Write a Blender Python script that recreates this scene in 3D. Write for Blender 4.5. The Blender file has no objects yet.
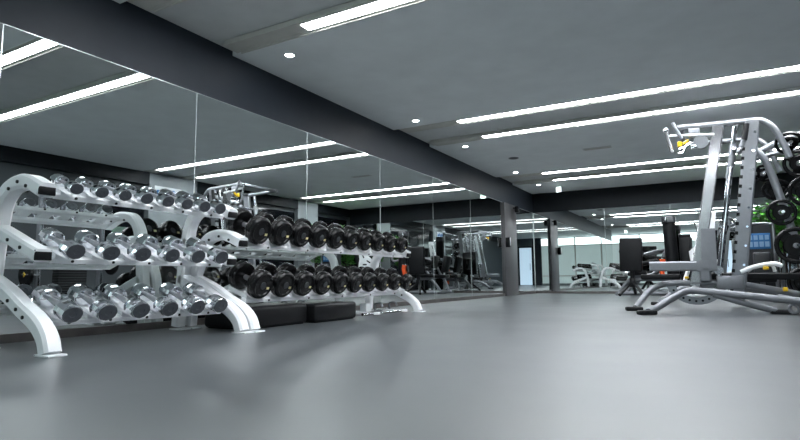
import bpy, bmesh, math, random
from mathutils import Vector, Matrix
random.seed(7)
S = bpy.context.scene
COL = S.collection
R = math.radians

# ------------------------------------------------------------------ camera, world, exposure
CAMX, CAMY, CAMZ = 4.2942, -15.2669, 0.4177
yaw, pit, rol, fpx = 0.5146, 0.1083, -0.0085, 546.13
cam = bpy.data.cameras.new('camera')
cam.sensor_fit = 'HORIZONTAL'; cam.sensor_width = 36; cam.lens = 36 * fpx / 800
cam.clip_start = 0.05; cam.clip_end = 120
co = bpy.data.objects.new('camera', cam); COL.objects.link(co)
cy, sy, cp, sp = math.cos(yaw), math.sin(yaw), math.cos(pit), math.sin(pit)
fw = Vector((-sy * cp, cy * cp, sp)); rt = Vector((cy, sy, 0)); up = rt.cross(fw)
r2 = math.cos(rol) * rt + math.sin(rol) * up
u2 = -math.sin(rol) * rt + math.cos(rol) * up
M = Matrix((r2, u2, -fw)).transposed().to_4x4(); M.translation = (CAMX, CAMY, CAMZ)
co.matrix_world = M
S.camera = co
w = bpy.data.worlds.new('world'); S.world = w; w.use_nodes = True
w.node_tree.nodes['Background'].inputs[0].default_value = (0.55, 0.62, 0.68, 1)
w.node_tree.nodes['Background'].inputs[1].default_value = 0.05
S.view_settings.view_transform = 'Standard'; S.view_settings.look = 'None'
S.view_settings.gamma = 1; S.view_settings.use_curve_mapping = False
S.view_settings.exposure = 0.92
LED = 29.0            # strip light strength
S.cycles.max_bounces = 12; S.cycles.glossy_bounces = 8; S.cycles.diffuse_bounces = 5
S.cycles.caustics_reflective = True
S.cycles.sample_clamp_indirect = 6

# ------------------------------------------------------------------ materials
def lin(c):
    return tuple((v / 12.92 if v <= .04045 else ((v + .055) / 1.055) ** 2.4) for v in c)
def srgb(r, g, b): return lin((r / 255, g / 255, b / 255))
def mat(name, rgb, rough=.5, metal=0.0, noise=0.0, nscale=30, bump=0.0, bscale=200, emit=0, spec=.5, coat=0, rvar=0.0):
    m = bpy.data.materials.new(name); m.use_nodes = True
    nt = m.node_tree; b = nt.nodes['Principled BSDF']
    c = (*srgb(*rgb), 1)
    b.inputs['Base Color'].default_value = c
    b.inputs['Roughness'].default_value = rough
    b.inputs['Metallic'].default_value = metal
    b.inputs['Specular IOR Level'].default_value = spec
    b.inputs['Coat Weight'].default_value = coat
    if emit:
        b.inputs['Emission Color'].default_value = c
        b.inputs['Emission Strength'].default_value = emit
    tc = nt.nodes.new('ShaderNodeTexCoord')
    if noise or rvar:
        n = nt.nodes.new('ShaderNodeTexNoise'); n.inputs['Scale'].default_value = nscale
        n.inputs['Detail'].default_value = 4
        nt.links.new(tc.outputs['Object'], n.inputs['Vector'])
        if noise:
            mr = nt.nodes.new('ShaderNodeMapRange')
            mr.inputs['From Min'].default_value = .3; mr.inputs['From Max'].default_value = .7
            mr.inputs['To Min'].default_value = 1 - noise; mr.inputs['To Max'].default_value = 1 + noise
            nt.links.new(n.outputs['Fac'], mr.inputs['Value'])
            mx = nt.nodes.new('ShaderNodeMix'); mx.data_type = 'RGBA'; mx.blend_type = 'MULTIPLY'
            mx.inputs['Factor'].default_value = 1
            mx.inputs[6].default_value = c
            nt.links.new(mr.outputs['Result'], mx.inputs[7])
            nt.links.new(mx.outputs[2], b.inputs['Base Color'])
        if rvar:
            m2 = nt.nodes.new('ShaderNodeMapRange')
            m2.inputs['From Min'].default_value = .3; m2.inputs['From Max'].default_value = .7
            m2.inputs['To Min'].default_value = rough - rvar; m2.inputs['To Max'].default_value = rough + rvar
            nt.links.new(n.outputs['Fac'], m2.inputs['Value'])
            nt.links.new(m2.outputs['Result'], b.inputs['Roughness'])
    if bump:
        n2 = nt.nodes.new('ShaderNodeTexNoise'); n2.inputs['Scale'].default_value = bscale
        nt.links.new(tc.outputs['Object'], n2.inputs['Vector'])
        bp = nt.nodes.new('ShaderNodeBump'); bp.inputs['Strength'].default_value = bump
        bp.inputs['Distance'].default_value = .004
        nt.links.new(n2.outputs['Fac'], bp.inputs['Height'])
        nt.links.new(bp.outputs['Normal'], b.inputs['Normal'])
    return m
MT = dict(
    floor=mat('rubber_floor', (68, 73, 76), .34, 0, .11, 1.7, spec=1.0, rvar=.022),
    ceil=mat('ceiling_paint', (226, 231, 232), .8, 0, .04, 3, .3, 60),
    band=mat('ceiling_recess_paint', (200, 203, 203), .8, 0, .05, 4),
    fascia=mat('fascia_paint', (42, 48, 56), .5, 0, .06, 5, spec=.3),
    fascia2=mat('black_fascia_paint', (27, 31, 35), .5, 0, .06, 5, spec=.15),
    wall=mat('dark_wall_paint', (52, 58, 62), .6, 0, .05, 2),
    pillar=mat('pillar_paint', (120, 127, 130), .5, 0, .04, 3),
    mirror=mat('mirror_silver', (220, 225, 224), 0.0, 1.0),
    seam=mat('mirror_seam', (190, 198, 198), .3, .6),
    base=mat('brushed_baseboard', (110, 106, 104), .3, .7, .15, 8),
    column=mat('column_cladding', (90, 90, 92), .38, .5, .06, 6),
    glass=mat('dark_glass', (14, 18, 22), .08, 0),
    white=mat('white_powder_coat', (244, 246, 248), .32, 0, .02, 20),
    chrome=mat('chrome', (222, 224, 228), .06, 1.0),
    steel=mat('brushed_steel', (178, 179, 181), .2, .9, .08, 25),
    silver=mat('silver_paint', (140, 143, 147), .32, .75, .04, 20),
    gunmetal=mat('gunmetal_paint', (126, 129, 134), .4, .5, .04, 20),
    knurl=mat('knurled_handle', (196, 198, 202), .3, 1.0, .15, 300, .5, 800),
    endcap=mat('grey_end_cap', (70, 74, 80), .42, .35, .12, 60),
    rubber=mat('black_rubber', (11, 11, 12), .26, 0, .1, 20, spec=.28),
    rubber2=mat('matt_rubber', (22, 23, 25), .55, 0, .1, 30, spec=.25),
    vinyl=mat('black_vinyl', (19, 20, 22), .42, 0, .08, 15, .2, 150, spec=.22),
    plastic=mat('black_plastic', (14, 15, 17), .35, spec=.22),
    darkpl=mat('charcoal_plastic', (44, 47, 51), .4),
    yellow=mat('yellow_plastic', (232, 190, 30), .4),
    label=mat('label_paper', (214, 205, 150), .5),
    orange=mat('orange_fabric', (226, 88, 34), .8, 0, .12, 25),
    blue=mat('blue_print', (40, 110, 170), .5),
    bluel=mat('pale_blue_print', (140, 180, 215), .5),
    paper=mat('white_paper', (225, 230, 232), .6),
    green=mat('green_board', (78, 104, 92), .6),
    leaf=mat('leaf_green', (70, 140, 42), .5, 0, .25, 12),
    pot=mat('dark_pot', (50, 52, 54), .5),
    soil=mat('potting_soil', (40, 32, 26), .9),
    alu=mat('aluminium_channel', (196, 196, 190), .5, .2, .04, 10),
    led=mat('led_diffuser', (246, 250, 255), .5, emit=LED),
    spot=mat('downlight_lens', (250, 252, 250), .5, emit=30),
    winlit=mat('daylit_window', (222, 238, 240), .5, emit=2.6),
    blind=mat('daylit_blind', (190, 206, 206), .7, emit=.34),
    door=mat('daylit_glass_door', (186, 206, 226), .4, emit=.75),
    exitg=mat('exit_sign_green', (40, 170, 110), .5, emit=1.2),
    exitw=mat('exit_sign_white', (235, 250, 245), .5, emit=2.0),
)

# ------------------------------------------------------------------ mesh builder
class MB:
    def __init__(s): s.bm = bmesh.new()
    def _tf(s, vs, m):
        bmesh.ops.transform(s.bm, matrix=m, verts=vs)
    def box(s, c, size, rot=None, bev=0, seg=2):
        r = bmesh.ops.create_cube(s.bm, size=1)
        vs = r['verts']
        bmesh.ops.scale(s.bm, vec=size, verts=vs)
        if bev:
            es = list({e for v in vs for e in v.link_edges})
            rr = bmesh.ops.bevel(s.bm, geom=es, offset=bev, segments=seg, profile=.5, affect='EDGES', clamp_overlap=True)
            vs = list({v for v in rr['verts']} | {v for f in rr['faces'] for v in f.verts})
            # whole island
            vs = s._island(vs[0])
        m = Matrix.Translation(c)
        if rot is not None: m = m @ rot.to_4x4()
        s._tf(vs, m); return s
    def _island(s, v0):
        seen = {v0}; st = [v0]
        while st:
            v = st.pop()
            for e in v.link_edges:
                o = e.other_vert(v)
                if o not in seen: seen.add(o); st.append(o)
        return list(seen)
    def rings(s, rings, cap=True, close=False):
        bm = s.bm; R_ = [[bm.verts.new(p) for p in r] for r in rings]
        n = len(R_[0])
        rng = range(len(R_)) if close else range(len(R_) - 1)
        for i in rng:
            a, b = R_[i], R_[(i + 1) % len(R_)]
            for j in range(n):
                bm.faces.new((a[j], a[(j + 1) % n], b[(j + 1) % n], b[j]))
        if cap and not close:
            bm.faces.new(list(reversed(R_[0]))); bm.faces.new(R_[-1])
        return s
    def tube(s, pts, r, seg=10, smooth=0, rend=None):
        P = [Vector(p) for p in pts]
        if smooth: P = catmull(P, smooth)
        n = None; out = []
        for i, p in enumerate(P):
            t = (P[min(i + 1, len(P) - 1)] - P[max(i - 1, 0)]).normalized()
            if n is None:
                n = t.orthogonal().normalized()
            n = (n - t * n.dot(t)).normalized(); b = t.cross(n)
            rr = r if rend is None else r + (rend - r) * i / (len(P) - 1)
            out.append([p + (n * math.cos(2 * math.pi * k / seg) + b * math.sin(2 * math.pi * k / seg)) * rr for k in range(seg)])
        return s.rings(out)
    def ribbon(s, pts, w_, d_, normal=(0, 1, 0), smooth=0, ch=.18):
        """rectangular tube with chamfered corners: w_ across in the plane, d_ along normal"""
        P = [Vector(p) for p in pts]
        if smooth: P = catmull(P, smooth)
        N = Vector(normal).normalized(); out = []
        c = min(w_, d_) * ch
        for i, p in enumerate(P):
            t = (P[min(i + 1, len(P) - 1)] - P[max(i - 1, 0)]).normalized()
            b = N.cross(t).normalized()
            q = [(w_/2-c, d_/2), (-w_/2+c, d_/2), (-w_/2, d_/2-c), (-w_/2, -d_/2+c), (-w_/2+c, -d_/2), (w_/2-c, -d_/2), (w_/2, -d_/2+c), (w_/2, d_/2-c)]
            out.append([p + b * x + N * y for x, y in q])
        return s.rings(out)
    def lathe(s, prof, p0, axis, seg=20, rot0=0.0):
        a = Vector(axis).normalized(); n = a.orthogonal().normalized(); b = a.cross(n); p0 = Vector(p0)
        out = []
        for r, t in prof:
            out.append([p0 + a * t + (n * math.cos(2 * math.pi * k / seg + rot0) + b * math.sin(2 * math.pi * k / seg + rot0)) * max(r, 1e-4) for k in range(seg)])
        return s.rings(out)
    def ring(s, rin, rout, th, p0, axis, seg=28):
        """flat ring with rounded rims, centred on p0"""
        e = min(th * .3, (rout - rin) * .3); h = th / 2
        prof = [(rin, -h + e), (rin + e, -h), (rout - e, -h), (rout, -h + e), (rout, h - e), (rout - e, h), (rin + e, h), (rin, h - e)]
        a = Vector(axis).normalized(); n = a.orthogonal().normalized(); b = a.cross(n); p0 = Vector(p0)
        out = [[p0 + a * t + (n * math.cos(2 * math.pi * k / seg) + b * math.sin(2 * math.pi * k / seg)) * r for k in range(seg)] for r, t in prof]
        return s.rings(out, close=True)
    def cyl(s, p0, p1, r, seg=14, bev=0):
        p0 = Vector(p0); p1 = Vector(p1); L = (p1 - p0).length
        pr = [(r, 0), (r, L)] if not bev else [(r - bev, 0), (r, bev), (r, L - bev), (r - bev, L)]
        return s.lathe(pr, p0, p1 - p0, seg)
    def sphere(s, c, r, sc=(1, 1, 1), seg=14):
        x = bmesh.ops.create_uvsphere(s.bm, u_segments=seg, v_segments=max(6, seg // 2 + 1), radius=r)
        bmesh.ops.scale(s.bm, vec=sc, verts=x['verts']); bmesh.ops.translate(s.bm, vec=c, verts=x['verts']); return s
    def prism(s, poly, y0, y1, axes='xz'):
        """extrude a 2-D outline given in the xz plane between y0 and y1 (or yz between x0 and x1)"""
        f = (lambda a, b, c: (a, c, b)) if axes == 'xz' else ((lambda a, b, c: (c, a, b)) if axes == 'yz' else (lambda a, b, c: (a, b, c)))
        return s.rings([[f(a, b, y0) for a, b in poly], [f(a, b, y1) for a, b in poly]])
    def build(s, name, m, parent=None, kind=None, angle=38):
        bmesh.ops.recalc_face_normals(s.bm, faces=s.bm.faces)
        me = bpy.data.meshes.new(name); s.bm.to_mesh(me); s.bm.free()
        me.polygons.foreach_set('use_smooth', [True] * len(me.polygons))
        me.set_sharp_from_angle(angle=R(angle))
        me.materials.append(MT[m])
        o = bpy.data.objects.new(name, me); COL.objects.link(o)
        if parent is not None: o.parent = parent
        if kind: o['kind'] = kind
        return o
def catmull(P, n):
    out = []
    for i in range(len(P) - 1):
        p0 = P[i - 1] if i else P[0] * 2 - P[1]; p1, p2 = P[i], P[i + 1]
        p3 = P[i + 2] if i + 2 < len(P) else P[-1] * 2 - P[-2]
        for k in range(n):
            t = k / n
            out.append(.5 * ((2 * p1) + (p2 - p0) * t + (2 * p0 - 5 * p1 + 4 * p2 - p3) * t * t + (3 * p1 - p0 - 3 * p2 + p3) * t ** 3))
    out.append(P[-1]); return out
def tag(o, label, cat, group=None):
    o['label'] = label; o['category'] = cat
    if group: o['group'] = group
    return o
def thing(name, loc, label, cat, group=None, rz=0):
    o = bpy.data.objects.new(name, None); COL.objects.link(o)
    o.empty_display_size = .1; o.location = loc; o.rotation_euler = (0, 0, rz)
    return tag(o, label, cat, group)
def struct(name, mb, m): return mb.build(name, m, kind='structure')
def sbox(name, lo, hi, m):
    mb = MB(); mb.box([(a + b) / 2 for a, b in zip(lo, hi)], [b - a for a, b in zip(lo, hi)]); return struct(name, mb, m)
def copy_tree(o, parent=None):
    c = o.copy(); COL.objects.link(c)
    if parent is not None: c.parent = parent
    for ch in list(o.children): copy_tree(ch, c)
    return c
ORD = 'first second third fourth fifth sixth seventh eighth ninth tenth'.split()

# ------------------------------------------------------------------ room shell
ZC, ZF, W, YB, YE, XL = 2.8, 2.26, 6.3, 0.0, -17.2, -5.0
ZB = 2.85
YEND = -14.3            # the mirrored wall ends here and the room widens
sbox('floor', (XL, YE, -.1), (W + .3, YB + .1, 0), 'floor')
bands = [(-12.55, -11.27), (-7.86, -6.57), (-3.05, -1.80)]   # recessed lighting bands
ys = [YE] + [v for b in bands for v in b] + [YB + .1]
for i in range(0, len(ys), 2):
    sbox('ceiling_%d' % (i // 2 + 1), (XL, ys[i], ZC), (W + .3, ys[i + 1], ZC + .2), 'ceil')
for i, b in enumerate(bands): sbox('ceiling_recess_%d' % (i + 1), (XL, b[0], ZB), (W + .3, b[1], ZB + .1), 'band')
sbox('wall_left', (-.2, YEND, 0), (-.012, YB, ZC + .1), 'wall')
sbox('trim_1', (-.012, YEND, ZF), (.004, YB, ZB), 'fascia')          # black fascia above the long mirror
sbox('trim_0', (-.011, YEND, ZF - .006), (.0055, -.02, ZF), 'seam')
sbox('wall_back', (-.2, .012, 0), (W + .3, .2, ZC + .1), 'wall')
sbox('trim_2', (.004, -.004, ZF), (W, .012, ZC), 'fascia2')
sbox('wall_return', (XL, YEND - .1, 0), (-.2, YEND, ZC), 'pillar')
sbox('wall_side', (XL - .1, YE, 0), (XL, YEND, ZC), 'pillar')
# wall facing the long mirror: grey piers with dark glazed bays between them, black fascia on top
piers = [(-17.2, -16.2), (-12.5, -11.2), (-7.68, -6.4), (-2.7, -1.75)]
n = 1
prev = YE
for a, b in piers:
    sbox('wall_pier_%d' % n, (W, a, 0), (W + .3, b, ZC), 'pillar'); n += 1
bays = [(-16.2, -12.5), (-11.2, -7.68), (-6.4, -2.7), (-1.75, 0)]
for i, (a, b) in enumerate(bays):
    sbox('wall_fascia_%d' % (i + 1), (W - .0, a, 2.53), (W + .3, b, ZC), 'fascia2')
    sbox('wall_bay_%d' % (i + 1), (W + .12, a, 0), (W + .3, b, 2.53), 'wall')
    if i in (2, 3): sbox('window_%d' % (i + 1), (W + .09, a + .06, .5), (W + .12, b - .06, 2.42), 'glass')
sbox('window_2', (W + .09, -8.68, 1.1), (W + .12, -7.72, 2.42), 'glass')
# window wall behind the camera
sbox('wall_front', (XL, YE - .2, 0), (W + .3, YE - .03, ZC), 'pillar')
XW = 4.4
mb = MB(); mb.box(((XL + XW) / 2, YE - .015, 2.53), (XW - XL, .03, .42)); o = struct('window_5', mb, 'winlit')
mb = MB(); mb.box(((XL + XW) / 2, YE - .018, 1.2), (XW - XL, .024, 2.18)); o = struct('window_6', mb, 'blind')
mb = MB()
x = XL + .2
while x < 4.5:
    mb.box((x, YE + .01, 1.65), (.07, .05, 2.2)); x += 1.45
mb.box(((XL + XW) / 2, YE + .01, 2.3), (XW - XL, .05, .05)); mb.box(((XL + XW) / 2, YE + .01, .54), (XW - XL, .05, .06))
struct('window_frame', mb, 'alu')
sbox('wall_front_pier', (XW + .02, YE - .03, 0), (4.92, YE + .06, ZC), 'fascia')
d = sbox('door_1', (5.0, YE - .03, .02), (5.75, YE, 2.25), 'door')
mb = MB()
mb.box((4.96, YE + .01, 1.14), (.07, .06, 2.28)).box((5.79, YE + .01, 1.14), (.07, .06, 2.28)).box((5.375, YE + .01, 2.28), (.9, .06, .07))
struct('door_frame', mb, 'plastic')
mb = MB(); mb.tube([(5.1, YE + .05, .9), (5.1, YE + .05, 1.3)], .015)
struct('door_handle', mb, 'chrome')
sbox('baseboard_left', (-.012, YEND, 0), (.010, -2.64, .062), 'base')
sbox('baseboard_left_end', (-.012, -1.70, 0), (.010, 0, .062), 'base')
sbox('baseboard_back', (.01, -.010, 0), (W, .012, .062), 'base')
# flush clad column in the mirrored wall
mb = MB(); mb.box((-.03, -2.17, 1.13), (.16, .92, 2.26), bev=.006)
struct('column', mb, 'column')

# ------------------------------------------------------------------ mirrors
seams = [-14.28, -13.41, -11.71, -10.015, -8.28, -6.46, -4.68, -2.64]
where = ['cut off at the picture edge, beside the white rack', 'behind the chrome dumbbells of the near rack', 'behind the heaviest black dumbbells',
         'behind the middle black dumbbells', 'behind the lightest black dumbbells and the rack foot', 'just past the end of the black dumbbell rack', 'next to the grey column']
for i in range(len(seams) - 1):
    a, b = seams[i] + .004, seams[i + 1] - .004
    mb = MB(); mb.box((-.006, (a + b) / 2, (ZF + .054) / 2), (.012, b - a, ZF - .07))
    tag(mb.build('mirror_panel', 'mirror'), 'tall frameless wall mirror panel ' + where[i], 'mirror', 'mirror panels on the long wall')
mb = MB(); mb.box((-.006, -.86, (ZF + .054) / 2), (.012, 1.68, ZF - .07))
tag(mb.build('mirror_panel', 'mirror'), 'narrow wall mirror panel between the grey column and the room corner', 'mirror', 'mirror panels on the long wall')
bs = [0.0, 1.916, 3.494, 5.232, W]
bl = ['next to the room corner, reflecting the grey column', 'behind the upright black pad', 'behind the tilted silver machine', 'at the far right behind the weight plates']
for i in range(4):
    a, b = bs[i] + (.012 if i == 0 else .004), bs[i + 1] - .004
    mb = MB(); mb.box(((a + b) / 2, .006, (ZF + .062) / 2), (b - a, .012, ZF - .064))
    tag(mb.build('mirror_panel', 'mirror'), 'end wall mirror panel ' + bl[i], 'mirror', 'mirror panels on the end wall')
k = 3
for y in seams[1:-1]:
    k += 1; sbox('trim_%d' % k, (-.011, y - .004, .064), (.0012, y + .004, ZF - .007), 'seam')
for x in bs[1:-1]:
    k += 1; sbox('trim_%d' % k, (x - .004, -.0012, .064), (x + .004, .011, ZF - .007), 'seam')
k += 1; sbox('trim_%d' % k, (-.002, -.014, .064), (.012, -.0005, ZF - .007), 'seam')

# ------------------------------------------------------------------ strip lights
bn = ['the nearest ceiling recess', 'the middle ceiling recess', 'the far ceiling recess by the exit sign']
for i, (a, b) in enumerate(bands):
    for s_, y in ((0, a + .12), (1, b - .12)):
        t = thing('strip_light', (3.2, y, ZC), 'long LED strip light, %s edge of %s' % ('near' if s_ == 0 else 'far', bn[i]), 'ceiling light', 'LED strips in the ceiling recesses')
        mb = MB()
        hw = .12
        mb.box((.01, 0, .036), (6.14, 2 * hw - .01, .022))
        mb.box((.01, -hw + .006, .015), (6.14, .012, .05)).box((.01, hw - .006, .015), (6.14, .012, .05))
        mb.box((.01, -.092, .006), (6.13, .05, .012)).box((.01, .092, .006), (6.13, .05, .012))
        mb.box((-2.61, 0, .014), (1.0, 2 * hw - .03, .02)).box((2.95, 0, .014), (.26, 2 * hw - .03, .02))
        mb.build('housing', 'alu', t)
        mb = MB(); mb.box((.3, 0, .012), (4.84, .132, .022), bev=.004)
        mb.build('diffuser', 'led', t)

# ------------------------------------------------------------------ downlights, vents, exit signs, speaker
dls = [(.54, -10.98, 'in front of the nearest ceiling recess'), (.556, -8.15, 'just before the middle ceiling recess'), (.573, -6.26, 'just past the middle ceiling recess'),
       (.597, -3.41, 'just before the far ceiling recess'), (.60, -1.5, 'beside the hanging exit sign')]
for x, y, l in dls:
    t = thing('downlight', (x, y, ZC), 'round recessed downlight ' + l, 'ceiling light', 'downlights along the fascia')
    MB().ring(.045, .062, .012, (0, 0, -.003), (0, 0, 1)).build('trim_ring', 'white', t)
    mb = MB(); mb.lathe([(.046, 0), (.046, .004)], (0, 0, -.006), (0, 0, 1), 20); mb.build('lens', 'spot', t)
t = thing('ceiling_speaker', (1.018, -4.858, ZC), 'round dark ceiling speaker grille between the light strips', 'speaker')
MB().ring(.075, .1, .012, (0, 0, -.004), (0, 0, 1)).build('rim', 'gunmetal', t)
mb = MB(); mb.lathe([(.078, 0), (.07, .006)], (0, 0, -.008), (0, 0, 1), 20); mb.build('grille', 'darkpl', t)
t = thing('ceiling_vent', (2.604, -4.86, ZC), 'rectangular grey slatted vent in the ceiling', 'vent')
mb = MB(); mb.box((0, 0, -.003), (.5, .16, .008)); mb.build('frame', 'band', t)
mb = MB()
for q in range(5): mb.box((0, -.05 + q * .025, -.009), (.44, .008, .006))
mb.build('slat_row', 'alu', t)
def exit_sign(loc, label, rz):
    t = thing('exit_sign', loc, label, 'exit sign', None, rz); t.scale = (.62, .62, .62)
    mb = MB(); mb.tube([(0, 0, 0), (0, 0, -.1)], .01); mb.box((0, 0, -.004), (.09, .05, .008)); mb.build('bracket', 'white', t)
    mb = MB(); mb.box((0, 0, -.2), (.24, .05, .22), bev=.008); mb.build('body', 'white', t)
    for sgn in (-1, 1):
        mb = MB(); mb.box((0, sgn * .027, -.2), (.22, .004, .2)); f = mb.build('face', 'exitw', t)
        mb = MB(); yy = sgn * .030
        # running figure and doorway pictogram
        mb.box((.055, yy, -.2), (.012, .003, .14)).box((.1, yy, -.2), (.012, .003, .14)).box((.078, yy, -.134), (.057, .003, .012))
        mb.sphere((.0, yy, -.15), .016, (1, .1, 1))
        mb.tube([(.0, yy, -.17), (-.02, yy, -.215)], .012, 6).tube([(-.02, yy, -.215), (.02, yy, -.235), (.01, yy, -.27)], .007, 6)
        mb.tube([(-.02, yy, -.215), (-.05, yy, -.24), (-.085, yy, -.24)], .007, 6).tube([(.0, yy, -.175), (.035, yy, -.2)], .006, 6).tube([(.0, yy, -.175), (-.04, yy, -.175), (-.05, yy, -.2)], .006, 6)
        mb.build('pictogram', 'exitg', f)
    return t
exit_sign((1.03, -1.2, ZC), 'lit green and white exit sign hanging from the ceiling by the room corner', R(-20))
exit_sign((.75, -13.75, ZC), 'lit exit sign hanging behind the camera, seen only as a reflection', R(-10))
t = thing('wall_speaker', (.05, -1.95, 2.16), 'small black speaker bracketed to the top of the grey column', 'speaker')
mb = MB(); mb.box((.03, 0, .02), (.06, .03, .03)); mb.build('bracket', 'plastic', t)
mb = MB(); mb.box((.1, 0, -.02), (.09, .11, .16), bev=.012); b = mb.build('body', 'plastic', t)
mb = MB(); mb.lathe([(.035, 0), (.03, .006)], (.145, 0, -.03), (1, 0, 0), 16); mb.build('cone', 'darkpl', b)
t = thing('wall_dispenser', (.05, -2.56, 1.28), 'black wall dispenser with a white front mounted on the grey column', 'dispenser')
mb = MB(); mb.box((.05, -.01, 0), (.10, .09, .24), bev=.015); b = mb.build('body', 'plastic', t)
mb = MB(); mb.box((.103, -.005, .02), (.010, .05, .19), bev=.004); mb.build('front_cover', 'paper', b)

# ------------------------------------------------------------------ dumbbell racks
def side_frame(t, y, paths, feet, caps, bolts):
    mb = MB()
    for pts, wd in paths:
        mb.ribbon([(x, y, z) for x, z in pts], wd, .1, (0, 1, 0), 6)
    f = mb.build('side_frame', 'white', t)
    for x in feet:
        mb = MB(); mb.box((x + .015, y, .006), (.15, .108, .012), bev=.004); mb.build('foot_plate', 'white', f)
    for x, z in caps:
        mb = MB(); mb.box((x, y, z), (.012, .098, .062), bev=.004); mb.build('arm_cap', 'plastic', f)
    for x, z in bolts:
        for sg in (-1, 1):
            mb = MB(); mb.cyl((x, y + sg * .049, z), (x, y + sg * .058, z), .011, 8); mb.build('bolt', 'plastic', f)
    return f
SL = -.37                        # tier slope dz/dx
def tray(t, y0, y1, x0, x1, zf, name, ys, cw=.125):
    """sloping dumbbell shelf: two rails with lips; cradles carry the dumbbells"""
    L = y1 - y0; yc = (y0 + y1) / 2
    z = lambda x: zf + SL * (x - x1)
    rot = Matrix.Rotation(math.atan(-SL), 3, 'Y')
    tr = None
    for x in (x1 - .03, x0 + .03):
        mb = MB(); mb.box((x, yc, z(x) - .015), (.06, L, .032), rot, bev=.004)
        r_ = mb.build(name, 'white', t)
        if tr is None: tr = r_
        for q in range(5):
            mb = MB(); yy = y0 + L * (q + .5) / 5
            e = x1 + .001 if r_ is tr else x0 - .001
            mb.cyl((e - .004, yy, z(e) - .012), (e + .004, yy, z(e) - .012), .009, 8); mb.build('bolt', 'plastic', r_)
    for y in ys:
        mb = MB()
        rows = []
        for x in (x0 + .01, x1 - .008):
            arc = [(x, y - cw / 2 + cw * k / 8, z(x) + .006 + cw * .21 - cw * .21 * math.sin(math.pi * k / 8)) for k in range(9)]
            rows.append([(x, y - cw / 2, z(x) - .002)] + arc + [(x, y + cw / 2, z(x) - .002)])
        mb.rings(rows)
        mb.build('cradle', 'white', tr)
    return tr

def post_paths(ztop, xtip, ztip):
    return ([(xtip, ztip), (.70, ztip + .062), (.58, ztop - .045), (.45, ztop - .075), (.36, ztop - .17), (.32, ztop - .32), (.27, .4), (.23, .03)], .09)
leg = ([(.27, .44), (.52, .345), (.70, .255), (.86, .18), (.955, .10), (.995, .012)], .095)
BY0, BY1 = -11.895, -8.97
CY0, CY1 = -13.49, -12.02
top_y = [-13.337, -13.173, -13.012, -12.848, -12.675, -12.510, -12.345, -12.190]
mid_y = [-13.333, -13.103, -12.875, -12.640, -12.410, -12.180]
bot_y = [-13.338, -13.115, -12.878, -12.650, -12.410, -12.186]
t = thing('dumbbell_rack', (0, 0, 0), 'white three tier rack holding chrome dumbbells, nearest the camera', 'dumbbell rack')
for y in (CY0, CY1):
    side_frame(t, y, [post_paths(1.085, .855, .968), ([(.31, .765), (.5, .70), (.68, .635), (.855, .575)], .08), leg], (.24, .985),
               ((.857, .969), (.857, .578)), ((.52, 1.0), (.62, 1.035), (.72, 1.0), (.55, .68), (.70, .628), (.60, .31), (.70, .26), (.78, .215)))
tray(t, CY0 + .06, CY1 - .06, .58, .82, .956, 'top_rail', top_y, .095)
tray(t, CY0 + .06, CY1 - .06, .58, .82, .559, 'middle_rail', mid_y)
tray(t, CY0 + .06, CY1 - .06, .58, .82, .181, 'bottom_rail', bot_y)

bt_y = [-11.735 + i * .2826 for i in range(10)]
bb_y = [-11.734 + i * .2903 for i in range(10)]
t = thing('dumbbell_rack', (0, 0, 0), 'white two tier rack holding round black dumbbells', 'dumbbell rack')
for y in (BY0, BY1):
    side_frame(t, y, [post_paths(.862, .855, .738), leg], (.24, .985), ((.857, .737),),
               ((.50, .775), (.62, .80), (.74, .765), (.60, .31), (.70, .26), (.78, .215)))
tray(t, BY0 + .06, BY1 - .06, .58, .82, .725, 'top_rail', bt_y, .16)
tray(t, BY0 + .06, BY1 - .06, .60, .84, .256, 'bottom_rail', bb_y, .16)

# ------------------------------------------------------------------ dumbbells
def chrome_dumbbell(label, r, group):
    """axis along local x, centre at origin"""
    t = thing('chrome_dumbbell', (0, 0, 0), label, 'dumbbell', group)
    mb = MB(); mb.lathe([(.014, -.08), (.016, -.05), (.0185, 0), (.016, .05), (.014, .08)], (0, 0, 0), (1, 0, 0), 12); mb.build('handle', 'knurl', t)
    hl = r * 1.75
    for sg in (-1, 1):
        mb = MB()
        mb.lathe([(r * .5, 0), (r * .9, .003), (r, .012), (r, hl - .008), (r * .94, hl), (r * .88, hl)], (sg * .066, 0, 0), (sg, 0, 0), 12, R(15))
        h = mb.build('head', 'chrome', t, angle=25)
        mb = MB(); mb.lathe([(r * .90, 0), (r * .87, .004), (r * .3, .005), (r * .28, .003), (r * .01, .003)], (sg * (.066 + hl), 0, 0), (sg, 0, 0), 16)
        mb.build('end_cap', 'endcap', h)
    return t
def black_dumbbell(label, r, group):
    t = thing('black_dumbbell', (0, 0, 0), label, 'dumbbell', group)
    mb = MB(); mb.lathe([(.017, -.09), (.0185, -.05), (.02, 0), (.0185, .05), (.017, .09)], (0, 0, 0), (1, 0, 0), 12); mb.build('handle', 'knurl', t)
    for sg in (-1, 1):
        L = .105
        mb = MB()
        mb.lathe([(r * .35, .004), (r * .78, 0), (r * .92, .006), (r, .022), (r, .044), (r * .97, .05), (r, .056), (r, L - .034), (r * .96, L - .016), (r * .88, L - .004), (r * .80, L), (r * .72, L - .004), (r * .66, L - .014), (r * .3, L - .012), (r * .01, L - .012)],
                 (sg * .072, 0, 0), (sg, 0, 0), 26)
        h = mb.build('head', 'rubber', t, angle=30)
        mb = MB(); mb.lathe([(r * .26, 0), (r * .24, .006), (r * .05, .006)], (sg * (.072 + L - .009), 0, 0), (sg, 0, 0), 14); mb.build('end_cap', 'darkpl', h)
        mb = MB(); mb.box((sg * (.072 + L - .006), .48 * r, -.02), (.004, r * .22, r * .16)); mb.build('weight_label', 'label', h)
    return t
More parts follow.
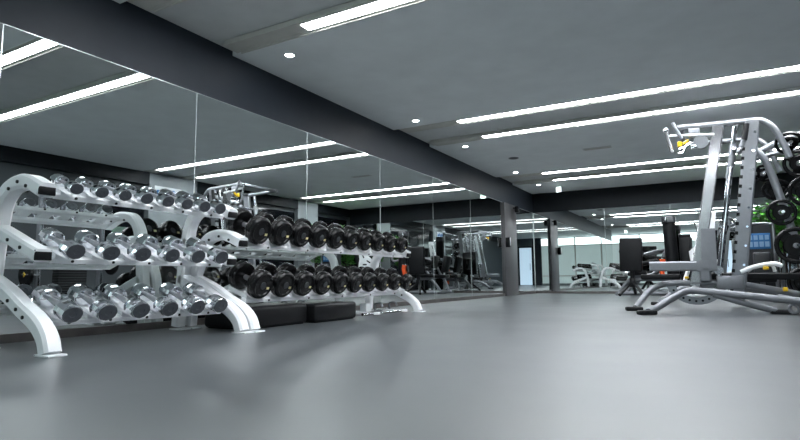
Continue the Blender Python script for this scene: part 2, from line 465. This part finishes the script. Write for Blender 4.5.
def put(o, x, y, z, spin=0):
    o.location = (x, y, z); o.rotation_euler = (0, math.atan(-SL), 0)
CG = 'chrome dumbbells on the white three tier rack'
proto = None
for tier, ys_, xf, zf, r0, dr, tn in (('top', top_y, .90, .993, .042, .0017, 'top'), ('mid', mid_y, .92, .602, .058, .0012, 'middle'), ('bot', bot_y, .93, .222, .063, .0009, 'bottom')):
    for i, y in enumerate(ys_):
        r = r0 + dr * i
        lab = '%s chrome dumbbell from the near end, %s tier of the white rack' % (ORD[i], tn)
        if proto is None: o = proto = chrome_dumbbell(lab, .055, CG)
        else: o = copy_tree(proto)
        o['label'] = lab
        k = r / .055
        half = (.066 + .055 * 1.75) * k
        put(o, xf - half * math.cos(math.atan(SL)), y, zf + half * math.sin(math.atan(-SL)) + 0.0)
        o.scale = (k, k * 1.08, k * .90)
proto = None
BG = 'round black dumbbells on the two tier rack'
for ys_, xf, zf, tn in ((bt_y, .92, .838, 'top'), (bb_y, .95, .370, 'bottom')):
    for i, y in enumerate(ys_):
        r = .127 - .0030 * i
        lab = '%s round black dumbbell from the near end, %s tier of its rack' % (ORD[i], tn)
        if proto is None: o = proto = black_dumbbell(lab, .11, BG)
        else: o = copy_tree(proto)
        o['label'] = lab
        k = r / .11; kl = .95
        half = (.072 + .105) * kl
        put(o, xf - half * .94, y, zf + half * .345)
        o.scale = (kl, k, k)

# ------------------------------------------------------------------ black step boxes and low bar under the racks
def step_box(y0, y1, x0, x1, h, label):
    t = thing('step_box', ((x0 + x1) / 2, (y0 + y1) / 2, 0), label, 'exercise box', 'black step boxes under the racks')
    mb = MB(); mb.box((0, 0, h / 2 + .004), (x1 - x0, y1 - y0, h - .008), bev=.03, seg=3); mb.build('body', 'vinyl', t)
    mb = MB(); mb.box((0, 0, .004), (x1 - x0 - .06, y1 - y0 - .06, .008)); mb.build('base', 'rubber2', t)
step_box(-11.835, -11.02, .33, .85, .195, 'black padded step box under the heaviest black dumbbells')
step_box(-10.98, -10.27, .42, .92, .185, 'black padded step box standing beside the low chrome floor stand')
t = thing('barbell_stand', (.75, -9.5, 0), 'low chrome stand with two rails on the floor under the black dumbbells', 'stand')
mb = MB()
mb.tube([(-.15, -.70, .03), (-.15, .42, .03)], .016).tube([(.13, -.6, .03), (.13, .42, .03)], .016)
mb.build('rail', 'chrome', t)
mb = MB(); mb.box((0, -.35, .03), (.4, .05, .03), bev=.004).box((0, .3, .03), (.4, .05, .03), bev=.004); mb.build('crossbar', 'white', t)
for y in (-.05, .3):
    mb = MB(); mb.tube([(-.05, y, .04), (-.05, y, .12), (.03, y, .13), (.06, y, .09)], .014, 8, 3); mb.build('bracket', 'silver', t)
mb = MB(); mb.box((-.02, -.3, .095), (.09, .12, .1), bev=.01); mb.build('weight_block', 'paper', t)

# ------------------------------------------------------------------ tilted silver smith machine
t = thing('smith_machine', (4.45, -6.8, 0), 'tall silver smith machine with tilted perforated posts and a sled base', 'gym machine')
def O(x, y, z): return (x - 4.45, y + 6.8, z)
def Pl(pts, y): return [O(x, y, z) for x, z in pts]
YN, YR = -7.2, -6.15
# near frame
def lean(xt, xb, zt, zb, y, wd, dp, name, m):
    mb = MB(); mb.ribbon(Pl([(xb, zb), (xt, zt)], y), wd, dp, (0, 1, 0)); return mb.build(name, m, t)
lean(4.492, 4.107, 2.36, .30, YN, .135, .075, 'flat_post', 'steel')
for y, dx in ((YN, 0), (YR, .055)):
    p = lean(4.865 + dx, 4.560 + dx, 2.38, .12, y, .165, .08, 'perforated_post', 'silver')
    if dx: continue
    for k in range(18):
        f = .06 + k * .052
        x = 4.56 + .305 * f; z = .12 + 2.26 * f
        mb = MB(); mb.box(O(x - .068, y, z), (.034, .084, .042), Matrix.Rotation(R(7.7), 3, 'Y')); mb.build('notch', 'plastic', p)
    mb = MB()
    for k in range(9):
        f = .09 + k * .105
        mb.cyl(O(4.56 + .305 * f + .04, y - .045, .12 + 2.26 * f), O(4.56 + .305 * f + .04, y + .045, .12 + 2.26 * f), .014, 8)
    mb.build('bolt', 'chrome', p)
for y in (YN + .02, YR):
    mb = MB(); mb.tube(Pl([(4.351, .20), (4.679, 2.33)], y), .031, 12); g = mb.build('guide_rod', 'chrome', t)
    mb = MB(); mb.tube(Pl([(4.60, 1.82), (4.645, 2.10)], y), .045, 12); mb.build('guide_sleeve', 'silver', g)
    mb = MB(); mb.tube(Pl([(4.372, .34), (4.38, .40)], y), .05, 12); mb.build('rubber_stop', 'rubber2', g)
mb = MB(); mb.cyl(O(4.64, YN - .16, 2.02), O(4.64, YR + .2, 2.02), .02, 12); mb.build('bar', 'chrome', t)
for y in (YN - .05, ):
    mb = MB(); mb.tube(Pl([(4.80, 2.28), (4.77, 2.18), (4.72, 2.04)], y), .026, 10); h = mb.build('hook_handle', 'gunmetal', t)
    mb = MB(); mb.tube(Pl([(4.80, 2.335), (4.785, 2.25), (4.76, 2.13)], y), .033, 10, 3); mb.build('grip', 'rubber2', h)
# top loop
for y in (YN, YR):
    mb = MB(); mb.tube(Pl([(4.02, 2.405), (4.5, 2.385), (4.9, 2.372), (5.0, 2.34), (5.09, 2.24), (5.16, 2.06), (5.22, 1.86)], y), .038, 12, 4); mb.build('top_bar', 'silver', t)
for x in (4.06, 4.86):
    mb = MB(); mb.tube([O(x, YN, 2.405 - (x - 4.02) * .035), O(x, YR, 2.405 - (x - 4.02) * .035)], .034, 10); mb.build('top_crossbar', 'silver', t)
# pulley head with handles
mb = MB(); mb.box(O(4.213, YN, 2.305), (.13, .05, .16), bev=.006); pb = mb.build('pulley_bracket', 'gunmetal', t)
mb = MB(); mb.lathe([(.02, -.02), (.085, -.02), (.09, -.008), (.078, 0), (.09, .008), (.085, .02), (.02, .02)], O(0, 0, 0), (0, 1, 0), 24)
pu = mb.build('pulley', 'silver', pb); pu.data.transform(Matrix.Translation(Vector(O(4.285, YN - .05, 2.165)) - Vector(O(0, 0, 0))) )
mb = MB(); mb.tube(Pl([(3.926, 2.295), (4.44, 2.245)], YN - .06), .02, 10); mb.build('cable_arm', 'white', t)
mb = MB(); mb.tube(Pl([(3.885, 2.37), (3.905, 2.25), (3.945, 2.075)], YN - .06), .021, 10); h = mb.build('handle', 'steel', t)
mb = MB(); mb.sphere(O(3.882, YN - .06, 2.375), .035); mb.build('handle_ball', 'chrome', h)
mb = MB(); mb.tube(Pl([(3.97, 2.455), (4.02, 2.34), (4.07, 2.225)], YN - .1), .024, 10); mb.build('handle', 'gunmetal', t)
mb = MB(); mb.box(O(4.04, YN - .06, 2.165), (.055, .05, .075), bev=.012).tube(Pl([(4.08, 2.165), (4.14, 2.21)], YN - .06), .02, 8); mb.build('safety_clip', 'yellow', t)
mb = MB(); mb.tube(Pl([(4.03, 2.10), (4.1, 2.12), (4.17, 2.17)], YN - .06), .016, 8).tube(Pl([(4.0, 2.05), (4.07, 2.05), (4.1, 2.11)], YN - .06), .012, 8).box(O(4.2, YN - .05, 2.11), (.07, .05, .05), bev=.01); mb.build('carabiner', 'chrome', t)
# sleeve box with horizontal lever
mb = MB(); mb.ribbon(Pl([(4.232, .37), (4.232, .53)], YN - .06), .135, .14, (0, 1, 0)).prism([(4.142 - 4.45, .49), (4.37 - 4.45, .49), (4.375 - 4.45, 1.025), (4.217 - 4.45, 1.03), (4.20 - 4.45, .63), (4.142 - 4.45, .62)], YN - .13 + 6.8, YN + .06 + 6.8)
mb.build('sleeve_box', 'gunmetal', t)
mb = MB(); mb.ribbon(Pl([(3.59, .56), (4.20, .555)], YN - .06), .125, .1, (0, 1, 0)); mb.build('lever_arm', 'gunmetal', t)
mb = MB(); mb.box(O(4.02, YN - .1, .41), (.05, .04, .03), bev=.008); mb.build('adjuster_knob', 'yellow', t)
# base frame
mb = MB()
mb.tube([O(3.66, -8.50, .03), O(3.74, -8.35, .075), O(3.90, -8.15, .18), O(4.05, -8.02, .255), O(4.25, -8.0, .245), O(4.7, -8.0, .195), O(5.35, -8.0, .125)], .040, 12, 4)
mb.build('base_tube', 'gunmetal', t)
mb = MB()
mb.tube([O(3.44, -7.75, .03), O(3.49, -7.5, .12), O(3.57, -7.3, .235), O(3.74, -7.22, .325), O(4.05, -7.2, .34), O(4.56, -7.2, .33), O(5.2, -7.15, .20)], .040, 12, 4)
mb.build('base_tube', 'gunmetal', t)
mb = MB(); mb.tube([O(4.30, -8.0, .22), O(4.6, -7.95, .12), O(4.90, -7.9, .035)], .036, 10); mb.build('base_tube', 'gunmetal', t)
mb = MB(); mb.tube([O(4.56, YN, .20), O(4.56, YR, .20)], .045, 10).tube([O(4.1, -8.0, .25), O(4.1, YR, .30)], .04, 10).tube([O(5.1, -8.0, .14), O(5.1, YR, .14)], .04, 10).tube([O(3.6, YR, .04), O(4.1, YR, .3), O(5.2, YR, .2)], .045, 10, 4)
mb.build('base_crossbar', 'gunmetal', t)
for x, y, rz in ((3.645, -8.52, .6), (3.43, -7.78, .3), (4.94, -7.88, 0.05), (3.58, YR, 0)):
    mb = MB(); mb.box(O(x, y, .026), (.20, .11, .05), Matrix.Rotation(rz, 3, 'Z'), bev=.016); mb.build('rubber_foot', 'rubber2', t)
MB().ring(.03, .062, .05, O(5.06, -7.95, .065), (.4, 1, .2), 18).build('foot_wheel', 'gunmetal', t)
# perforated quarter disc
poly = []
for k in range(13):
    a = R(198 + k * 11.5); poly.append((4.12 + .36 * math.cos(a), .40 + .34 * math.sin(a)))
for k in range(13):
    a = R(336 - k * 11.5); poly.append((4.12 + .26 * math.cos(a), .40 + .245 * math.sin(a)))
mb = MB(); mb.prism([(a - 4.45, b) for a, b in poly], YN - .02 + 6.8, YN + .005 + 6.8); q = mb.build('adjuster_plate', 'silver', t)
mb = MB()
for k in range(9):
    a = R(212 + k * 14); mb.cyl(O(4.12 + .31 * math.cos(a), YN - .024, .40 + .292 * math.sin(a)), O(4.12 + .31 * math.cos(a), YN - .018, .40 + .292 * math.sin(a)), .015, 10)
mb.build('index_hole', 'plastic', q)
mb = MB(); mb.ribbon(Pl([(4.25, .425), (5.25, .415)], YN + .14), .085, .09, (0, 1, 0)); mb.build('lower_beam', 'plastic', t)
mb = MB(); mb.box(O(4.50, YN - .02, .345), (.30, .10, .17), bev=.012); mb.build('carriage_block', 'gunmetal', t)
mb = MB(); mb.tube(Pl([(4.62, .47), (4.75, .53), (4.95, .57), (5.05, .54)], YN - .05), .028, 10, 3); l = mb.build('release_lever', 'white', t)
mb = MB(); mb.box(O(4.88, YN - .08, .515), (.06, .04, .04), bev=.01).box(O(5.06, YN - .04, .26), (.05, .05, .05), bev=.01); mb.build('knob', 'yellow', l)
mb = MB(); mb.cyl(O(4.38, YN - .1, .50), O(4.38, YN - .03, .50), .055, 18).cyl(O(4.38, YN - .11, .50), O(4.38, YN - .1, .50), .02, 10); mb.build('roller', 'steel', t)
# storage horns for plates
tree = [(5.28, 2.13, -6.75, .165), (5.36, 1.85, -6.8, .18), (5.14, 1.24, -6.7, .17), (5.25, .80, -6.85, .235), (5.13, 1.57, -6.45, .17), (5.40, 1.47, -6.9, .2), (5.30, .34, -6.9, .19), (5.0, 1.82, -6.4, .12)]
# ------------------------------------------------------------------ weight plate tree beside it
tt = thing('plate_tree', (5.25, -6.45, 0), 'silver plate tree with an arched post holding black weight plates', 'weight tree')
def Q(x, y, z): return (x - 5.25, y + 6.45, z)
mb = MB(); mb.tube([Q(4.70, -6.6, 2.10), Q(4.79, -6.6, 2.15), Q(4.90, -6.6, 2.125), Q(4.985, -6.6, 2.02), Q(5.07, -6.6, 1.80), Q(5.275, -6.6, .88), Q(5.40, -6.6, .25), Q(5.43, -6.6, .04)], .047, 12, 4); mb.build('arched_post', 'silver', tt)
mb = MB(); mb.tube([Q(4.85, -6.35, 2.06), Q(5.2, -6.35, 2.24), Q(5.6, -6.35, 2.34), Q(5.75, -6.35, 2.2), Q(5.8, -6.35, .04)], .045, 12, 4).tube([Q(4.8, -6.4, 1.98), Q(5.1, -6.4, 2.07), Q(5.4, -6.4, 2.10)], .03, 10, 3)
mb.build('rear_post', 'silver', tt)
mb = MB(); mb.tube([Q(5.43, -6.9, .04), Q(5.43, -6.1, .04)], .04, 10).tube([Q(5.8, -6.9, .04), Q(5.8, -6.1, .04)], .04, 10).tube([Q(5.43, -6.5, .05), Q(5.8, -6.5, .05)], .04, 10); mb.build('base', 'silver', tt)
for i, (x, z, y, r) in enumerate(tree):
    zp = min(max(z, .3), 2.0)
    mb = MB(); mb.cyl(Q(x + .01, y - .09, z + .0), Q(x + .06, -6.38, zp), .02, 10); mb.build('storage_horn', 'chrome', tt)
PG = 'black weight plates on the plate tree'
pl = ['at the top of the plate tree', 'second from the top on the outer horns', 'below the middle of the arched post', 'large one low on the plate tree', 'half hidden behind the arched post', 'at the right edge of the picture', 'lowest on the plate tree', 'small one high behind the arched post']
for i, (x, z, y, r) in enumerate(tree):
    t = thing('weight_plate', (x, y, z), 'black rubber weight plate with grip holes, ' + pl[i], 'weight plate', PG)
    ax = Vector((.18, 1, (.9, .5, .12, .12, .9, .3, .12, .5)[i]))
    MB().ring(r * .76, r, .045, (0, 0, 0), ax, 32).build('rim', 'rubber', t)
    MB().ring(.024, r * .60, .036, (0, 0, 0), ax, 24).build('hub', 'rubber', t)
    a = ax.normalized(); n_ = a.orthogonal().normalized(); b_ = a.cross(n_)
    for k in range(3):
        th = R(30 + 120 * k); d_ = n_ * math.cos(th) + b_ * math.sin(th)
        c_ = a.cross(d_)
        mb = MB(); mb.ribbon([d_ * r * .38, d_ * r * .78], r * .55, .026, a); mb.build('spoke', 'rubber', t)
    MB().ring(.022, .034, .05, (0, 0, 0), ax, 18).build('collar', 'gunmetal', t)

# ------------------------------------------------------------------ machines further back
def pad(t, c, size, rot=None, name='pad', m='vinyl', bev=.03):
    mb = MB(); mb.box(c, size, rot, bev=bev, seg=3); return mb.build(name, m, t)
t = thing('back_support_bench', (2.74, -1.9, 0), 'black upright pad on a short stand with splayed feet in front of the end wall', 'exercise bench')
pad(t, (0, 0, .93), (.48, .10, .76), Matrix.Rotation(R(2), 3, 'Y'), 'backrest')
mb = MB(); mb.box((0, .08, .62), (.09, .06, .66), bev=.01).box((0, .08, .3), (.12, .1, .2), bev=.01); mb.build('post', 'plastic', t)
for sx in (-1, 1):
    mb = MB(); mb.tube([(sx * .03, .08, .3), (sx * .16, -.15, .14), (sx * .24, -.3, .03)], .035, 8, 3); mb.build('leg', 'plastic', t)
mb = MB(); mb.tube([(0, .08, .3), (0, .5, .05)], .035, 8); mb.build('leg', 'plastic', t)
pad(t, (.58, .1, .43), (.80, .28, .11), None, 'seat')
mb = MB(); mb.tube([(.95, .1, .38), (.95, .1, .02)], .03, 8).tube([(.05, .1, .36), (.95, .1, .36)], .03, 8); mb.build('seat_frame', 'gunmetal', t)

t = thing('leg_curl_machine', (3.55, -1.25, 0), 'machine with a tall black rounded tower with a chrome cap behind the bench', 'gym machine')
mb = MB(); mb.lathe([(.13, 0), (.135, .1), (.135, 1.65), (.15, 1.66), (.15, 1.68)], (.02, 0, 0), (-.035, 0, 1), 20); tw = mb.build('tower', 'plastic', t)
mb = MB(); mb.lathe([(.152, 0), (.152, .12), (.14, .14), (.1, .145)], (-.035, 0, 1.67), (-.035, 0, 1), 20); mb.build('tower_cap', 'darkpl', tw)
mb = MB(); mb.lathe([(.05, 0), (.05, .08)], (-.09, -.13, 1.69), (0, 0, 1), 12); mb.build('light_badge', 'chrome', tw)
pad(t, (-.55, 0, .75), (.5, .3, .1), Matrix.Rotation(R(-12), 3, 'Y'), 'chest_pad')
pad(t, (-.75, .1, .52), (.36, .3, .1), None, 'seat')
pad(t, (-1.05, 0, .9), (.1, .28, .36), Matrix.Rotation(R(-14), 3, 'Y'), 'back_pad')
mb = MB(); mb.tube([(0, 0, .35), (-.5, .05, .42), (-.9, .05, .4), (-1.2, .05, .05)], .04, 10, 4).tube([(-1.2, -.3, .04), (-1.2, .35, .04)], .04, 10).tube([(0, -.35, .04), (0, .35, .04)], .045, 10).tube([(0, 0, .045), (-1.2, 0, .045)], .045, 10)
mb.build('frame', 'gunmetal', t)
mb = MB(); mb.cyl((-.35, -.22, .62), (-.35, .22, .62), .06, 14, .01).cyl((-.2, -.22, .42), (-.2, .22, .42), .06, 14, .01); mb.build('roller_pad', 'vinyl', t)
mb = MB(); mb.tube([(-.2, 0, .38), (-.2, -.05, .80), (-.2, -.12, .838), (-.2, -.34, .838)], .016, 8); mb.build('handle', 'chrome', t)
mb = MB()
vv = []
for k in range(12):
    u = k / 11
    zc = .82 - u * .56; off = .02 * math.sin(u * 9)
    wv = .07 - .02 * u
    vv.append([(3.36 - wv / 1 + off, -1.52 - .02 * math.sin(u * 5), zc), (3.36 - .03 + off, -1.545, zc - .012), (3.36 + .04 + off, -1.52, zc + .006), (3.36 + wv * .7 + off, -1.54, zc),
               (3.36 + wv * .7 + off, -1.50, zc), (3.36 + .04 + off, -1.475, zc + .006), (3.36 - .03 + off, -1.50, zc - .012), (3.36 - wv + off, -1.475, zc)])
mb.rings(vv)
tag(mb.build('towel', 'orange', angle=60), 'bright orange towel hanging in front of the tall black tower', 'towel')

t = thing('lat_pull_machine', (3.80, -.6, 0), 'shorter square black machine tower standing just behind the rounded one', 'gym machine')
mb = MB(); mb.box((0, 0, .70), (.24, .24, 1.38), bev=.02).box((0, 0, 1.39), (.26, .26, .08), bev=.02); mb.build('tower', 'plastic', t)
mb = MB(); mb.tube([(.12, -.05, 1.05), (.22, -.1, 1.0), (.36, -.1, .98), (.44, -.1, 1.06), (.46, -.1, 1.28)], .035, 10, 4); a = mb.build('arm', 'gunmetal', t)
mb = MB(); mb.tube([(.455, -.1, 1.10), (.465, -.1, 1.32)], .045, 10); mb.build('grip', 'rubber2', a)
mb = MB(); mb.box((0, 0, .03), (.5, .5, .05), bev=.01); mb.build('base', 'gunmetal', t)
pad(t, (.1, -.35, .46), (.4, .36, .1), None, 'seat')
mb = MB(); mb.tube([(.1, -.35, .41), (.1, -.2, .06)], .035, 8); mb.build('seat_post', 'gunmetal', t)

t = thing('hack_squat_machine', (4.2, -2.3, 0), 'machine with a white slotted side plate and black pads behind the silver posts', 'gym machine')
mb = MB()
mb.prism([(-.02, .75), (.20, .75), (.16, 1.0), (.20, 1.25), (.26, 1.75), (.12, 1.75), (.02, 1.38), (-.10, 1.10), (-.28, .95), (-.26, .75)], -.02, .02)
sp_ = mb.build('side_plate', 'white', t)
mb = MB()
for (x, z, a) in ((.11, 1.55, 75), (.08, 1.3, 75), (.04, 1.08, 60), (-.14, .92, 30), (-.02, .84, 0)):
    mb.box((x, -.002, z), (.15, .05, .05), Matrix.Rotation(R(-a), 3, 'Y'), bev=.02)
mb.build('slot', 'plastic', sp_)
pad(t, (-.05, .2, .62), (.5, .4, .12), None, 'seat'); pad(t, (.3, .2, 1.1), (.12, .4, .8), Matrix.Rotation(R(18), 3, 'Y'), 'back_pad')
mb = MB(); mb.tube([(-.3, .0, .6), (-.4, 0, .3), (-.42, 0, .03)], .04, 10, 3).tube([(.2, 0, .76), (.3, 0, .4), (.35, 0, .03)], .04, 10, 3).tube([(-.42, 0, .04), (.35, 0, .04)], .04, 10).tube([(-.25, .4, .04), (.3, .4, .04)], .04, 10).tube([(0, 0, .04), (0, .4, .04)], .04, 10)
mb.build('frame', 'white', t)
mb = MB(); mb.cyl((.05, -.12, .66), (.05, -.03, .66), .13, 22, .015).cyl((-.12, -.12, .66), (-.12, -.03, .66), .09, 22, .015); mb.build('weight_disc', 'rubber', t)
mb = MB(); mb.tube([(.18, -.1, 1.68), (.05, -.1, 1.78), (-.08, -.1, 1.76)], .022, 8, 3); mb.build('top_handle', 'chrome', t)

t = thing('weight_stack_machine', (5.13, -2.6, 0), 'machine tower with a silver rim and a blue instruction placard in front of the plant', 'gym machine')
mb = MB(); mb.prism([(-.22, .05), (.22, .05), (.235, 1.33), (.17, 1.40), (-.17, 1.40), (-.235, 1.33)], -.14, .14); mb.build('shroud', 'darkpl', t)
mb = MB(); mb.tube([(-.24, -.13, .05), (-.25, -.13, 1.3), (-.2, -.13, 1.41), (0, -.13, 1.43), (.2, -.13, 1.41), (.25, -.13, 1.3), (.24, -.13, .05)], .03, 8, 4); mb.build('rim_tube', 'silver', t)
mb = MB(); mb.box((0, -.15, 1.09), (.38, .012, .30), bev=.004); pc = mb.build('placard', 'blue', t)
mb = MB()
for k in range(4): mb.box((-.135 + k * .09, -.158, 1.16), (.065, .006, .09)); mb.box((-.135 + k * .09, -.158, 1.03), (.07, .006, .1))
mb.build('picture_row', 'bluel', pc)
pad(t, (.02, -.35, .66), (.28, .12, .42), None, 'back_pad', 'darkpl')
pad(t, (-.05, -.5, .36), (.5, .4, .1), None, 'seat')
mb = MB(); mb.tube([(0, -.35, .5), (0, -.4, .04)], .04, 8).box((0, -.15, .03), (.6, .6, .05), bev=.01).tube([(-.3, -.6, .04), (.3, -.6, .04)], .035, 8).tube([(0, -.6, .04), (0, -.2, .04)], .035, 8); mb.build('base', 'gunmetal', t)
mb = MB(); mb.tube([(-.3, -.35, .45), (-.1, -.4, .6), (.15, -.4, .62), (.2, -.4, .5)], .03, 8, 4); mb.build('lever', 'white', t)

t = thing('chest_press_machine', (2.95, -.42, 0), 'low press machine with stacked black pads close to the end wall mirror', 'gym machine')
pad(t, (-.25, 0, .50), (.42, .34, .1), None, 'seat'); pad(t, (-.42, 0, .86), (.12, .34, .5), Matrix.Rotation(R(-14), 3, 'Y'), 'back_pad')
pad(t, (.22, 0, .88), (.5, .30, .1), Matrix.Rotation(R(6), 3, 'Y'), 'chest_pad')
mb = MB(); mb.tube([(-.5, 0, .04), (-.3, 0, .45), (.1, 0, .5), (.3, 0, .8), (.45, 0, 1.15)], .04, 10, 4).tube([(.45, 0, 1.15), (.48, 0, .04)], .04, 10).tube([(-.6, 0, .045), (.55, 0, .045)], .04, 10).tube([(-.5, -.26, .04), (-.5, .26, .04)], .04, 10).tube([(.48, -.26, .04), (.48, .26, .04)], .04, 10)
mb.build('frame', 'silver', t)
for sg in (-1, 1):
    mb = MB(); mb.tube([(.42, sg * .08, 1.08), (.2, sg * .24, 1.05), (-.08, sg * .26, .98)], .025, 8, 3); a = mb.build('press_arm', 'gunmetal', t)
    mb = MB(); mb.tube([(-.08, sg * .26, .93), (-.08, sg * .26, 1.06)], .026, 8); mb.build('grip', 'rubber2', a)

# low bench at the right of the mirror wall
t = thing('flat_bench', (5.35, -4.3, 0), 'low black flat bench behind the plate tree', 'exercise bench')
pad(t, (0, 0, .42), (.36, 1.1, .10), None, 'pad')
for y in (-.4, .4):
    mb = MB(); mb.tube([(-.22, y, .03), (.22, y, .03)], .03, 8).tube([(0, y, .03), (0, y, .38)], .03, 8); mb.build('leg', 'silver', t)

# cable machine against the far side wall, seen in the long mirror
t = thing('cable_machine', (5.75, -9.6, 0), 'dark cable machine with upright posts seen in the mirror between the rack tiers', 'gym machine')
for y in (-.55, .55):
    mb = MB(); mb.box((0, y, 1.0), (.08, .08, 2.0), bev=.008); p = mb.build('upright', 'gunmetal', t)
    mb = MB(); mb.tube([(-.06, y, .1), (-.06, y, 1.9)], .014, 8); mb.build('guide_rod', 'chrome', p)
mb = MB(); mb.box((0, 0, 2.0), (.08, 1.2, .08), bev=.008); mb.build('top_beam', 'gunmetal', t)
mb = MB(); mb.box((0, 0, .04), (.5, 1.3, .08), bev=.01); mb.build('base', 'gunmetal', t)
mb = MB()
for k in range(12): mb.box((0, 0, .12 + k * .045), (.2, .5, .038), bev=.004)
mb.build('weight_stack', 'rubber2', t)
for y, z in ((-.75, .95), (-.75, .55), (.75, .75)):
    mb = MB(); mb.cyl((-.05, y - .03, z), (-.05, y + .03, z), .2, 26, .012); q = mb.build('weight_disc', 'rubber', t)
    mb = MB(); mb.box((-.05, y - .034 if y < 0 else y + .034, z), (.06, .006, .06), Matrix.Rotation(R(45), 3, 'Y')); mb.build('label', 'yellow', q)
    mb = MB(); mb.cyl((-.05, .55 * (1 if y > 0 else -1), z), (-.05, y + (.06 if y > 0 else -.06), z), .02, 8); mb.build('horn', 'chrome', t)
mb = MB(); mb.box((W - .012 + .1, -8.28, 1.41), (.02, .32, .30), bev=.004)
tag(mb.build('notice_board', 'green'), 'small green board on the side wall, reflected between the rack tiers', 'board')
t = thing('wall_poster', (W - .006, -7.2, 2.2), 'white poster with blue marks on the grey pier, seen in the mirror', 'poster')
mb = MB(); mb.box((0, 0, .16), (.008, .7, .34)); mb.build('sheet', 'paper', t)
mb = MB()
for k in range(5): mb.sphere((-.006, -.26 + k * .13, .18 + .03 * (k % 2)), .06, (.08, 1, 1.1))
mb.build('blue_mark', 'blue', t)

# ------------------------------------------------------------------ plants by the side wall
def plant(x, y, h, spread, nleaf, label, seed):
    rnd = random.Random(seed)
    t = thing('potted_plant', (x, y, 0), label, 'plant', 'green plants by the side wall')
    mb = MB(); mb.lathe([(.17, 0), (.19, .02), (.23, .42), (.24, .46), (.215, .46), (.2, .43), (.01, .43)], (0, 0, 0), (0, 0, 1), 20); p = mb.build('pot', 'pot', t)
    mb = MB(); mb.lathe([(.2, 0), (.01, .012)], (0, 0, .432), (0, 0, 1), 16); mb.build('soil', 'soil', p)
    mb = MB(); tips = []
    for k in range(9):
        a = rnd.uniform(0, 6.28); rr = spread * rnd.uniform(.2, .8); hh = h * rnd.uniform(.75, 1)
        q = [Vector((.03 * math.cos(a), .03 * math.sin(a), .43)), Vector((rr * .4 * math.cos(a), rr * .4 * math.sin(a), .45 + (hh - .45) * .55)), Vector((rr * math.cos(a), rr * math.sin(a), hh))]
        mb.tube(q, .012, 6, 4, .004); tips.append(q)
    mb.build('stem', 'soil', t)
    mb = MB()
    for k in range(nleaf):
        q = rnd.choice(tips); u = rnd.uniform(.35, 1.0)
        p_ = (q[1].lerp(q[2], (u - .5) * 2) if u > .5 else q[0].lerp(q[1], u * 2)) + Vector((rnd.gauss(0, .07), rnd.gauss(0, .07), rnd.gauss(0, .06)))
        a = rnd.uniform(0, 6.28); L = rnd.uniform(.09, .17); wd = L * .3; tilt = rnd.uniform(-.5, .6)
        d = Vector((math.cos(a) * math.cos(tilt), math.sin(a) * math.cos(tilt), math.sin(tilt))); s_ = d.cross(Vector((0, 0, 1))).normalized() * wd
        n_ = s_.cross(d).normalized() * .012
        vs = [mb.bm.verts.new(v) for v in (p_, p_ + d * L * .45 + s_ + n_, p_ + d * L, p_ + d * L * .45 - s_ + n_, p_ + d * L * .5 - n_)]
        mb.bm.faces.new((vs[0], vs[1], vs[4])); mb.bm.faces.new((vs[1], vs[2], vs[4])); mb.bm.faces.new((vs[2], vs[3], vs[4])); mb.bm.faces.new((vs[3], vs[0], vs[4]))
    mb.build('foliage', 'leaf', t, angle=80)
plant(5.28, -1.75, 1.95, .36, 420, 'leafy green plant rising above the machine with the blue placard', 3)
plant(5.75, -.85, 2.15, .45, 460, 'leafy green plant in the corner behind the weight plates', 5)
plant(5.78, -2.5, 2.1, .32, 420, 'leafy green plant by the side wall, reflected above the black dumbbells', 8)
